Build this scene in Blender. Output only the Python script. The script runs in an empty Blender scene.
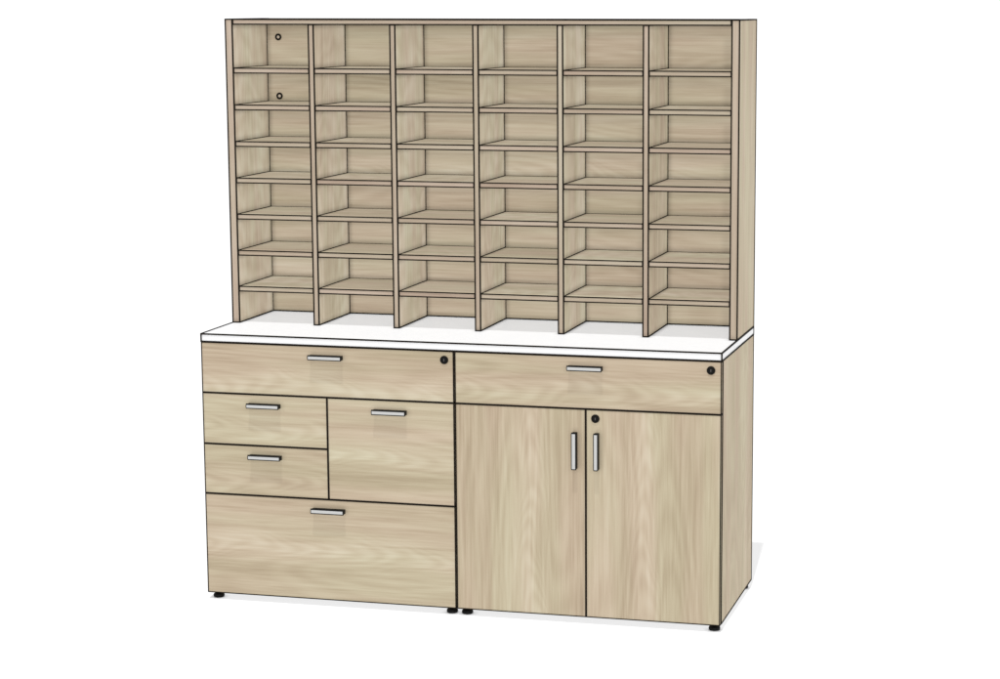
import bpy, math
from mathutils import Vector, Matrix
S = 0.0254                       # every dimension below is in inches
scene = bpy.context.scene
C = scene.collection

# ------------------------------------------------------------------ materials
def new_mat(name):
    m = bpy.data.materials.new(name); m.use_nodes = True
    nt = m.node_tree; nt.nodes.clear()
    out = nt.nodes.new('ShaderNodeOutputMaterial'); b = nt.nodes.new('ShaderNodeBsdfPrincipled')
    nt.links.new(b.outputs[0], out.inputs[0])
    return m, nt, b

def plain(name, col, rough=0.5, metal=0.0, spec=0.5, var=0.0, scale=60):
    m, nt, b = new_mat(name)
    b.inputs['Roughness'].default_value = rough; b.inputs['Metallic'].default_value = metal
    b.inputs['Specular IOR Level'].default_value = spec
    n = nt.nodes.new('ShaderNodeTexNoise'); n.inputs['Scale'].default_value = scale; n.inputs['Detail'].default_value = 3
    tc = nt.nodes.new('ShaderNodeTexCoord'); nt.links.new(tc.outputs['Object'], n.inputs['Vector'])
    r = nt.nodes.new('ShaderNodeValToRGB'); nt.links.new(n.outputs['Fac'], r.inputs[0])
    r.color_ramp.elements[0].position = 0.3; r.color_ramp.elements[1].position = 0.7
    r.color_ramp.elements[0].color = (*[c*(1-var) for c in col], 1); r.color_ramp.elements[1].color = (*[min(1, c*(1+var)) for c in col], 1)
    nt.links.new(r.outputs[0], b.inputs['Base Color'])
    return m

TONE = 0.97
def wood(name, axis, tint=(1, 1, 1), figure=1.0):
    """pale elm laminate; axis 0/1/2 = direction the grain runs (x/y/z)"""
    m, nt, b = new_mat(name)
    N, Lk = nt.nodes.new, nt.links.new
    tc = N('ShaderNodeTexCoord'); oi = N('ShaderNodeObjectInfo')
    mu = N('ShaderNodeMath'); mu.operation = 'MULTIPLY'; mu.inputs[1].default_value = 37.0
    Lk(oi.outputs['Random'], mu.inputs[0])
    ad = N('ShaderNodeVectorMath'); ad.operation = 'ADD'
    Lk(tc.outputs['Object'], ad.inputs[0]); Lk(mu.outputs[0], ad.inputs[1])
    def noise(along, across, detail=2.0, rough=0.5, dist=0.0):
        mp = N('ShaderNodeMapping'); sc = [across]*3; sc[axis] = along
        mp.inputs['Scale'].default_value = sc; Lk(ad.outputs[0], mp.inputs['Vector'])
        n = N('ShaderNodeTexNoise'); n.inputs['Scale'].default_value = 1.0
        n.inputs['Detail'].default_value = detail; n.inputs['Roughness'].default_value = rough
        n.inputs['Distortion'].default_value = dist
        Lk(mp.outputs[0], n.inputs['Vector']); return n.outputs['Fac']
    def math_(op, a, bb, cl=False):
        k = N('ShaderNodeMath'); k.operation = op; k.use_clamp = cl
        for i, v in enumerate((a, bb)):
            if v is None: continue
            if isinstance(v, (int, float)): k.inputs[i].default_value = v
            else: Lk(v, k.inputs[i])
        return k.outputs[0]
    broad = noise(0.9, 9.0, 2.0, 0.5, 0.25)          # wide bands a few cm across
    ring = math_('MULTIPLY', noise(0.8, 5.5, 0.6, 0.4, 0.25), 95.0)
    ring = math_('SINE', ring, None)                 # contour lines of a slow noise = cathedral figure
    # nested arches (flat-sawn figure) round a wandering centre line
    sp = N('ShaderNodeSeparateXYZ'); Lk(tc.outputs['Object'], sp.inputs[0])
    drift = math_('MULTIPLY', math_('SUBTRACT', noise(2.2, 4.0, 2.0, 0.5), 0.5), 0.16)
    shift = math_('MULTIPLY', math_('SUBTRACT', oi.outputs['Random'], 0.5), 0.12)
    uu = math_('ADD', math_('ADD', sp.outputs[0 if axis == 2 else 2], drift), shift)
    u2 = math_('MULTIPLY', uu, uu)
    ph = math_('ADD', math_('MULTIPLY', sp.outputs[axis], 62.0), math_('MULTIPLY', u2, 5200.0))
    ph = math_('ADD', ph, math_('MULTIPLY', noise(3.5, 9.0, 1.5, 0.5), 14.0))
    arch = math_('SINE', ph, None)
    mask = math_('DIVIDE', 1.0, math_('ADD', 1.0, math_('MULTIPLY', u2, 420.0)))
    heart = math_('MULTIPLY', mask, mask)
    arch = math_('MULTIPLY', arch, heart)
    streak = noise(2.6, 95.0, 3.0, 0.65)
    fine = noise(9.0, 260.0, 2.0, 0.6)
    v = math_('ADD', math_('MULTIPLY', math_('SUBTRACT', broad, 0.5), 1.0),
              math_('MULTIPLY', ring, 0.075*figure))
    v = math_('ADD', v, math_('MULTIPLY', math_('SUBTRACT', streak, 0.5), 0.85))
    v = math_('ADD', v, math_('MULTIPLY', math_('SUBTRACT', fine, 0.5), 0.45))
    v = math_('ADD', v, math_('MULTIPLY', arch, 0.11*figure))
    v = math_('ADD', v, math_('MULTIPLY', math_('SUBTRACT', heart, 0.35), 0.22*figure))
    v = math_('ADD', v, 0.5, True)
    ramp = N('ShaderNodeValToRGB'); Lk(v, ramp.inputs[0])
    stops = [(0.0, (0.405, 0.320, 0.220)), (0.33, (0.500, 0.412, 0.292)), (0.60, (0.570, 0.486, 0.352)), (1.0, (0.660, 0.590, 0.450))]
    e = ramp.color_ramp.elements
    while len(e) < len(stops): e.new(0.5)
    for k, (p, c) in zip(e, stops):
        k.position = p; k.color = (*[x*t*TONE for x, t in zip(c, tint)], 1)
    # slow drift between a greenish and a pinkish beige
    hue = noise(1.1, 12.0, 1.0, 0.5)
    hr = N('ShaderNodeValToRGB'); Lk(hue, hr.inputs[0])
    hr.color_ramp.elements[0].position = 0.36; hr.color_ramp.elements[0].color = (1.025, 0.988, 1.0, 1)
    hr.color_ramp.elements[1].position = 0.64; hr.color_ramp.elements[1].color = (0.985, 1.005, 0.97, 1)
    mx = N('ShaderNodeMix'); mx.data_type = 'RGBA'; mx.blend_type = 'MULTIPLY'; mx.inputs[0].default_value = 1
    Lk(ramp.outputs[0], mx.inputs[6]); Lk(hr.outputs[0], mx.inputs[7])
    Lk(mx.outputs[2], b.inputs['Base Color'])
    b.inputs['Roughness'].default_value = 0.62; b.inputs['Specular IOR Level'].default_value = 0.18
    bp = N('ShaderNodeBump'); bp.inputs['Strength'].default_value = 0.06; bp.inputs['Distance'].default_value = 0.0004
    Lk(fine, bp.inputs['Height']); Lk(bp.outputs[0], b.inputs['Normal'])
    return m

WX = wood('elm_laminate_grain_across', 0)
WZ = wood('elm_laminate_grain_upright', 2)
BAND = wood('elm_edge_band', 0, (0.93, 0.90, 0.96), 0.3)
BANDZ = wood('elm_edge_band_upright', 2, (0.93, 0.90, 0.96), 0.3)
LINE = plain('dark_edge_line', (0.010, 0.0075, 0.005), 0.8, 0, 0.1, 0.25, 40)
WHITE = plain('white_laminate', (0.93, 0.93, 0.935), 0.45, 0, 0.25, 0.01, 25)
SILVER = plain('brushed_silver', (0.56, 0.56, 0.55), 0.45, 0.1, 0.5, 0.03, 60)
BLACK = plain('black_plastic', (0.004, 0.004, 0.004), 0.55, 0, 0.15, 0.2, 80)
LOCKM = plain('black_lock_metal', (0.007, 0.006, 0.005), 0.6, 0.0, 0.12, 0.3, 90)
GREY = plain('worn_steel', (0.14, 0.13, 0.12), 0.4, 0.5, 0.5, 0.1, 90)
FLOOR = plain('white_floor', (0.955, 0.953, 0.955), 0.9, 0, 0.03, 0.004, 3)

# ------------------------------------------------------------------ mesh helpers
class MB:
    """collects shapes (inches, in the frame of the thing) into one mesh"""
    def __init__(s): s.v = []; s.f = []; s.m = []; s.mats = []; s.smooth = []
    def mi(s, mat):
        if mat not in s.mats: s.mats.append(mat)
        return s.mats.index(mat)
    def box(s, x0, x1, y0, y1, z0, z1, mat, front=None):
        b = len(s.v)
        s.v += [(x, y, z) for z in (z0, z1) for y in (y0, y1) for x in (x0, x1)]
        fs = [(0,2,3,1), (4,5,7,6), (0,1,5,4), (2,6,7,3), (0,4,6,2), (1,3,7,5)]   # bottom, top, front, back, left, right
        i = s.mi(mat); k = s.mi(front) if front else i
        for j, f in enumerate(fs):
            s.f.append(tuple(b+q for q in f)); s.m.append(k if j == 2 else i); s.smooth.append(False)
    def edges(s, x0, x1, y0, y1, z0, z1, w=0.18, mat=None, skip=()):
        """dark line standing slightly proud along every edge of the box"""
        h = w/2; mat = mat or LINE
        for iy, y in enumerate((y0, y1)):
            for iz, z in enumerate((z0, z1)):
                if ('x', iy, iz) not in skip: s.box(x0-h, x1+h, y-h, y+h, z-h, z+h, mat)
        for ix, x in enumerate((x0, x1)):
            for iz, z in enumerate((z0, z1)):
                if ('y', ix, iz) not in skip: s.box(x-h, x+h, y0+h, y1-h, z-h, z+h, mat)
        for ix, x in enumerate((x0, x1)):
            for iy, y in enumerate((y0, y1)):
                if ('z', ix, iy) not in skip: s.box(x-h, x+h, y-h, y+h, z0+h, z1-h, mat)
    def panel(s, x0, x1, y0, y1, z0, z1, mat, front=None, w=0.18, skip=()):
        s.box(x0, x1, y0, y1, z0, z1, mat, front); s.edges(x0, x1, y0, y1, z0, z1, w, None, skip)
    def lathe(s, cx, cy, cz, prof, mat, axis='z', n=28):
        """profile of (radius, height) turned round an axis; axis 'y' points towards the viewer (-y)"""
        b = len(s.v); i = s.mi(mat)
        for r, h in prof:
            for k in range(n):
                a = 2*math.pi*k/n
                if axis == 'z': s.v.append((cx+r*math.cos(a), cy+r*math.sin(a), cz+h))
                else: s.v.append((cx+r*math.cos(a), cy-h, cz+r*math.sin(a)))
        for j in range(len(prof)-1):
            for k in range(n):
                q = (k+1) % n
                s.f.append((b+j*n+k, b+j*n+q, b+(j+1)*n+q, b+(j+1)*n+k)); s.m.append(i); s.smooth.append(True)
        for j, rev in ((0, True), (len(prof)-1, False)):
            l = [b+j*n+k for k in range(n)]
            s.f.append(tuple(reversed(l)) if rev else tuple(l)); s.m.append(i); s.smooth.append(False)
    def build(s, name, parent=None, base=(0, 0, 0), origin=None, label=None):
        if origin is None:
            origin = [(min(v[k] for v in s.v)+max(v[k] for v in s.v))/2 for k in range(3)]
        me = bpy.data.meshes.new(name)
        me.from_pydata([tuple((v[k]-origin[k])*S for k in range(3)) for v in s.v], [], s.f)
        for m in s.mats: me.materials.append(m)
        for p, k, sm in zip(me.polygons, s.m, s.smooth): p.material_index = k; p.use_smooth = sm
        me.update()
        o = bpy.data.objects.new(name, me); C.objects.link(o)
        o['_o'] = list(origin)
        o.parent = parent
        po = parent['_o'] if parent else (0, 0, 0)
        o.location = [(origin[k]-po[k])*S for k in range(3)]
        if label: o['label'] = label
        return o

def thing(name, label, cat, base, group=None):
    o = bpy.data.objects.new(name, None); C.objects.link(o)
    o.empty_display_size = 0.1
    o.location = [b*S for b in base]; o['_o'] = list(base)
    o['label'] = label; o['category'] = cat
    if group: o['group'] = group
    return o

def dup(o, dx=0, dz=0):
    c = o.copy(); C.objects.link(c); c.parent = o.parent
    c.location = (o.location.x+dx*S, o.location.y, o.location.z+dz*S)
    return c

# ------------------------------------------------------------------ setting
fl = MB(); G = 6000
fl.v += [(-1500, -1500, -1), (1800, -1500, -1), (1800, 1000, -1), (-1500, 1000, -1)]; fl.f.append((0, 1, 2, 3)); fl.m.append(fl.mi(FLOOR)); fl.smooth.append(False)
floor = fl.build('floor', origin=(0, 0, -1)); floor['kind'] = 'structure'
# white studio sweep far behind, rising from the floor
bk = MB(); i = bk.mi(FLOOR); R = 120; Y0 = 1000; prof = [(Y0+R*math.sin(a), -1+R*(1-math.cos(a))) for a in [math.radians(6*k) for k in range(16)]]+[(Y0+R, 340)]
bk.v += [(x, y, z) for y, z in prof for x in (-1500, 1800)]
for k in range(len(prof)-1): bk.f.append((2*k, 2*k+1, 2*k+3, 2*k+2)); bk.m.append(i); bk.smooth.append(True)
backdrop = bk.build('backdrop', origin=(0, Y0, -1)); backdrop['kind'] = 'structure'

# ------------------------------------------------------------------ dimensions read off the photograph
D = 23.8; ZC = 35.04; ZT = 36.17; ZTOP = 78.35
YS = 10.9                                            # front of the sorter
Z1, Z2, Z3 = 28.03, 20.94, 13.98                     # drawer joints
XS, XM, XD = 18.0, 36.0, 53.95
g = 0.065                                             # half of a joint between fronts

# ------------------------------------------------------------------ fittings
def handle(parent, x0, x1, z0, z1, upright=False):
    """edge pull: silver face plate on a black lip and ends, open below"""
    m = MB(); y0 = -1.0; t = 0.09
    m.box(x0+t, x1-t, y0-0.05, y0+0.05, z0+t, z1-t, SILVER)
    m.box(x0, x1, y0-0.02, y0+0.12, z1-t-0.03, z1+0.09, BLACK); m.box(x0, x1, y0-0.02, y0+0.12, z0-0.04, z0+t, BLACK)
    m.box(x0-0.03, x0+t, y0-0.018, y0+0.118, z0+t, z1-t, BLACK); m.box(x1-t, x1+0.03, y0-0.018, y0+0.118, z0+t, z1-t, BLACK)
    if not upright:
        m.box(x0+.05, x1-.05, y0+0.12, 0, z1-0.12, z1, BLACK)                     # lip back to the front
        m.box(x0+.05, x0+0.2, y0+0.12, 0, z0, z1-0.12, BLACK); m.box(x1-0.2, x1-.05, y0+0.12, 0, z0, z1-0.12, BLACK)
    else:
        m.box(x1-0.2, x1-.03, y0+0.12, 0, z0, z1, BLACK)
        m.box(x0, x1-0.2, y0+0.12, 0, z1-0.15, z1, BLACK); m.box(x0, x1-0.2, y0+0.12, 0, z0, z0+0.15, BLACK)
    return m.build('handle', parent)

def lock(parent, x, z):
    m = MB()
    m.lathe(x, 0, z, [(0.56, 0.0), (0.56, 0.10), (0.50, 0.15), (0.38, 0.15), (0.36, 0.11)], LOCKM, 'y')
    m.lathe(x, 0, z, [(0.34, 0.05), (0.34, 0.14), (0.30, 0.17)], BLACK, 'y')
    m.box(x-0.035, x+0.035, -0.185, -0.12, z-0.17, z+0.17, GREY)
    return m.build('lock', parent)

def foot(parent, x, y):
    m = MB()
    m.lathe(x, y, -1, [(0.60, 0), (0.74, 0.07), (0.78, 0.25), (0.72, 0.46), (0.45, 0.58), (0.30, 0.62), (0.30, 1.05)], BLACK)
    return m.build('foot', parent)

def front(name, parent, x0, x1, z0, z1, mat, label=None):
    m = MB(); m.panel(x0, x1, 0, 0.75, z0, z1, mat, w=0.125)
    return m.build(name, parent, label=label)

def carcass(parent, x0, x1):
    """sides, floor, back and top rail of a base cabinet, behind the overlaid fronts"""
    y0 = 0.82
    m = MB(); m.panel(x0, x0+0.75, y0, D, 0, ZC-0.05, WZ, w=0.15); m.build('side_panel', parent)
    m = MB(); m.panel(x1-0.75, x1, y0, D, 0, ZC-0.05, WZ, w=0.15); m.build('side_panel', parent)
    m = MB(); m.box(x0+0.76, x1-0.76, y0, D-0.6, 0.02, 0.75, WX); m.build('bottom_panel', parent)
    m = MB(); m.box(x0+0.76, x1-0.76, D-0.55, D-0.05, 0.02, ZC-0.1, WX); m.build('back_panel', parent)
    m = MB(); m.box(x0+0.76, x1-0.76, y0, 4, ZC-0.85, ZC-0.1, WX); m.box(x0+0.76, x1-0.76, D-4, D-0.6, ZC-0.85, ZC-0.1, WX)
    m.build('top_rail', parent)
    m = MB(); m.box(x0+0.03, x1-0.03, 0.758, 0.814, 0.04, ZC-0.1, LINE); m.build('dark_gap_sheet', parent)  # dark sheet added behind the fronts to blacken the gaps
    for x in (x0+0.98, x1-0.98):
        for y in (1.35, D-1.2): foot(parent, x, y)

# ------------------------------------------------------------------ left cabinet: combination file
fc = thing('file_cabinet', 'pale wood file cabinet on the left with five drawers of differing sizes', 'cabinet', (18, 12, -1))
carcass(fc, 0.0, XM-0.09)
a = front('drawer_front', fc, 0+0.02, XM-0.13, Z1+g, ZC-0.10, WX, 'wide shallow top drawer with handle and lock')
handle(a, 15.70, 20.42, 33.24, 33.80); lock(a, 34.62, 33.80)
b = front('drawer_front', fc, 0.02, XS-g, Z2+g, Z1-g, WX, 'upper of the two small left drawers')
handle(b, 6.70, 11.35, 26.26, 26.82)
c = front('drawer_front', fc, 0.02, XS-g, Z3+g, Z2-g, WX, 'lower of the two small left drawers')
handle(c, 6.74, 11.38, 19.16, 19.72)
d = front('drawer_front', fc, XS+g, XM-0.13, Z3+g, Z1-g, WX, 'nearly square drawer right of the two small ones')
handle(d, 24.62, 29.35, 26.16, 26.74)
e = front('drawer_front', fc, 0.02, XM-0.13, 0, Z3-g, WX, 'tall wide bottom file drawer')
handle(e, 15.70, 20.38, 12.16, 12.74)

# ------------------------------------------------------------------ right cabinet: drawer over two doors
dc = thing('door_cabinet', 'pale wood cabinet on the right with one drawer above two upright grained doors', 'cabinet', (54, 12, -1))
carcass(dc, XM+0.09, 72.0)
a = front('drawer_front', dc, XM+0.13, 71.95, Z1+g, ZC-0.10, WX)
handle(a, 51.62, 56.30, 33.20, 33.76); lock(a, 70.60, 33.80)
b = front('door', dc, XM+0.13, XD-g, 0, Z1-g, WZ, 'left door with an upright handle and no lock')
handle(b, 52.22, 52.85, 20.05, 24.90, True)
c = front('door', dc, XD+g, 71.95, 0, Z1-g, WZ, 'right door with a lock above its upright handle')
handle(c, 55.20, 55.80, 20.05, 24.90, True); lock(c, 55.25, 26.80)

# ------------------------------------------------------------------ shared worktop
m = MB(); m.panel(0, 72, 0, D, ZC+0.02, ZT-0.09, WHITE, w=0.19)
wt = m.build('worktop', origin=(36, 12, ZC)); wt['label'] = 'thin white laminate worktop running across both wood cabinets under the sorter'; wt['category'] = 'worktop'

# ------------------------------------------------------------------ pocket sorter
so = thing('mail_sorter', 'tall pale wood pigeonhole sorter of 48 open pockets standing on the white worktop', 'mail sorter', (36, 17, ZT))
W = 0.175; ZB = ZT
m = MB(); m.panel(0, 1.0, YS, D, ZB, ZTOP, WZ, BANDZ, W); m.build('side_panel', so)
m = MB(); m.panel(71.0, 72.0, YS, D, ZB, ZTOP, WZ, BANDZ, W); m.build('side_panel', so)
m = MB(); m.panel(1.1, 70.9, YS+0.02, D-0.02, ZTOP-0.68, ZTOP-0.02, WX, BAND, W); m.build('top_panel', so)
YB = 23.2
m = MB(); m.panel(1.02, 70.98, YB, D-0.05, ZB+0.03, ZTOP-0.72, WX, None, 0.12); back = m.build('back_panel', so)
for z in (75.75, 67.35):                              # the two ringed cable holes in the left column
    m = MB(); m.lathe(2.75, YB, z, [(0.48, 0), (0.48, 0.07), (0.24, 0.07), (0.22, 0.02)], LOCKM, 'y'); m.lathe(2.75, YB, z, [(0.21, 0.01), (0.21, 0.045)], BAND, 'y')
    m.build('screw_cap', back)
cx = [36+11.75*(k-3) for k in range(1, 6)]
m = MB(); m.panel(cx[0]-0.36, cx[0]+0.36, YS+0.03, YB-0.02, ZB, ZTOP-0.72, WZ, BANDZ, W); div = m.build('divider', so)
for x in cx[1:]: dup(div, dx=x-cx[0])
# shelves: two end bays are a little narrower, so each bay gets its own width
tops = [71.66-5.067*k for k in range(7)]
xs = [1.0]+cx+[71.0]
for i in range(6):
    x0 = xs[i]+(0.38 if i else 0.02); x1 = xs[i+1]-(0.38 if i < 5 else 0.02)
    m = MB(); z = tops[0]
    m.box(x0, x1, YS+0.06, YB-0.03, z-0.66, z, WX, BAND)
    m.edges(x0+0.05, x1-0.05, YS+0.06, YB-0.03, z-0.66, z, W-0.02, skip={('x', 1, 0), ('x', 1, 1)})
    m.box(x0, x1, YB-0.10, YB-0.02, z-0.04, z+0.05, LINE)
    sh = m.build('shelf', so)
    for zz in tops[1:]: dup(sh, dz=zz-z)

# the sub-millimetre bookkeeping property is not part of the scene
for o in bpy.data.objects:
    if '_o' in o: del o['_o']
# children were placed relative to their parents, whose own rotation is zero

# ------------------------------------------------------------------ light: white world, key lamp and added fills
w = bpy.data.worlds.new('World'); scene.world = w; w.use_nodes = True
bg = w.node_tree.nodes['Background']; bg.inputs[0].default_value = (1, 1, 1, 1); bg.inputs[1].default_value = 0.84
KEY, FRONT, SOFT, SIDE = 0.31, 0.13, 0.08, 0.05

def lamp(name, az, el, angle, level, target=(36, 12, 30), dist=250.0, col=(1, 1, 1)):
    """far disk light: az degrees from straight in front towards the right, el above the floor"""
    a, e = math.radians(az), math.radians(el)
    v = Vector((math.sin(a)*math.cos(e), -math.cos(a)*math.cos(e), math.sin(e)))
    l = bpy.data.lights.new(name, 'AREA'); l.shape = 'DISK'; l.size = 2*dist*math.tan(math.radians(angle)/2)
    l.energy = math.pi**2*dist**2*level; l.color = col
    o = bpy.data.objects.new(name, l); C.objects.link(o)
    o.location = Vector(target)*S+v*dist; o.rotation_euler = (-v).to_track_quat('-Z', 'Y').to_euler()
    return o
lamp('key_lamp', 6.2, 72.5, 0.6, KEY)
lamp('front_fill', 15.0, 8.5, 4.0, FRONT)  # unseen fill added from the camera side to brighten the pockets
lamp('soft_fill', 36.0, 20.0, 24.0, SOFT)  # broad unseen fill added for shelf tops and pocket walls
lamp('side_fill', 78.0, 14.0, 8.0, SIDE)  # unseen fill added to lift the right-hand side panels

# ------------------------------------------------------------------ camera
cam = bpy.data.cameras.new('camera'); co = bpy.data.objects.new('camera', cam); C.objects.link(co)
pitch, yaw = -0.1493, -0.2342
fwd = Vector((math.sin(yaw)*math.cos(pitch), math.cos(yaw)*math.cos(pitch), math.sin(pitch)))
co.location = Vector((122.56, -271.08, 80.489))*S
co.rotation_euler = fwd.to_track_quat('-Z', 'Y').to_euler()
cam.sensor_width = 36; cam.lens = 2172.3/1000*36
cam.shift_x = -(615.01-500)/1000; cam.shift_y = -(339.5-330.4)/1000
cam.clip_start = 0.1; cam.clip_end = 1000
scene.camera = co

scene.render.engine = 'CYCLES'
scene.cycles.max_bounces = 8; scene.cycles.diffuse_bounces = 4
# flat ambient added in place of bounces to brighten the pockets, only close contacts darken
scene.cycles.use_fast_gi = True; scene.cycles.fast_gi_method = 'REPLACE'
scene.cycles.ao_bounces = 1; scene.cycles.ao_bounces_render = 1
w.light_settings.distance = 0.022; w.light_settings.ao_factor = 1.0
scene.view_settings.view_transform = 'Standard'; scene.view_settings.look = 'None'
scene.view_settings.exposure = 0; scene.view_settings.gamma = 1
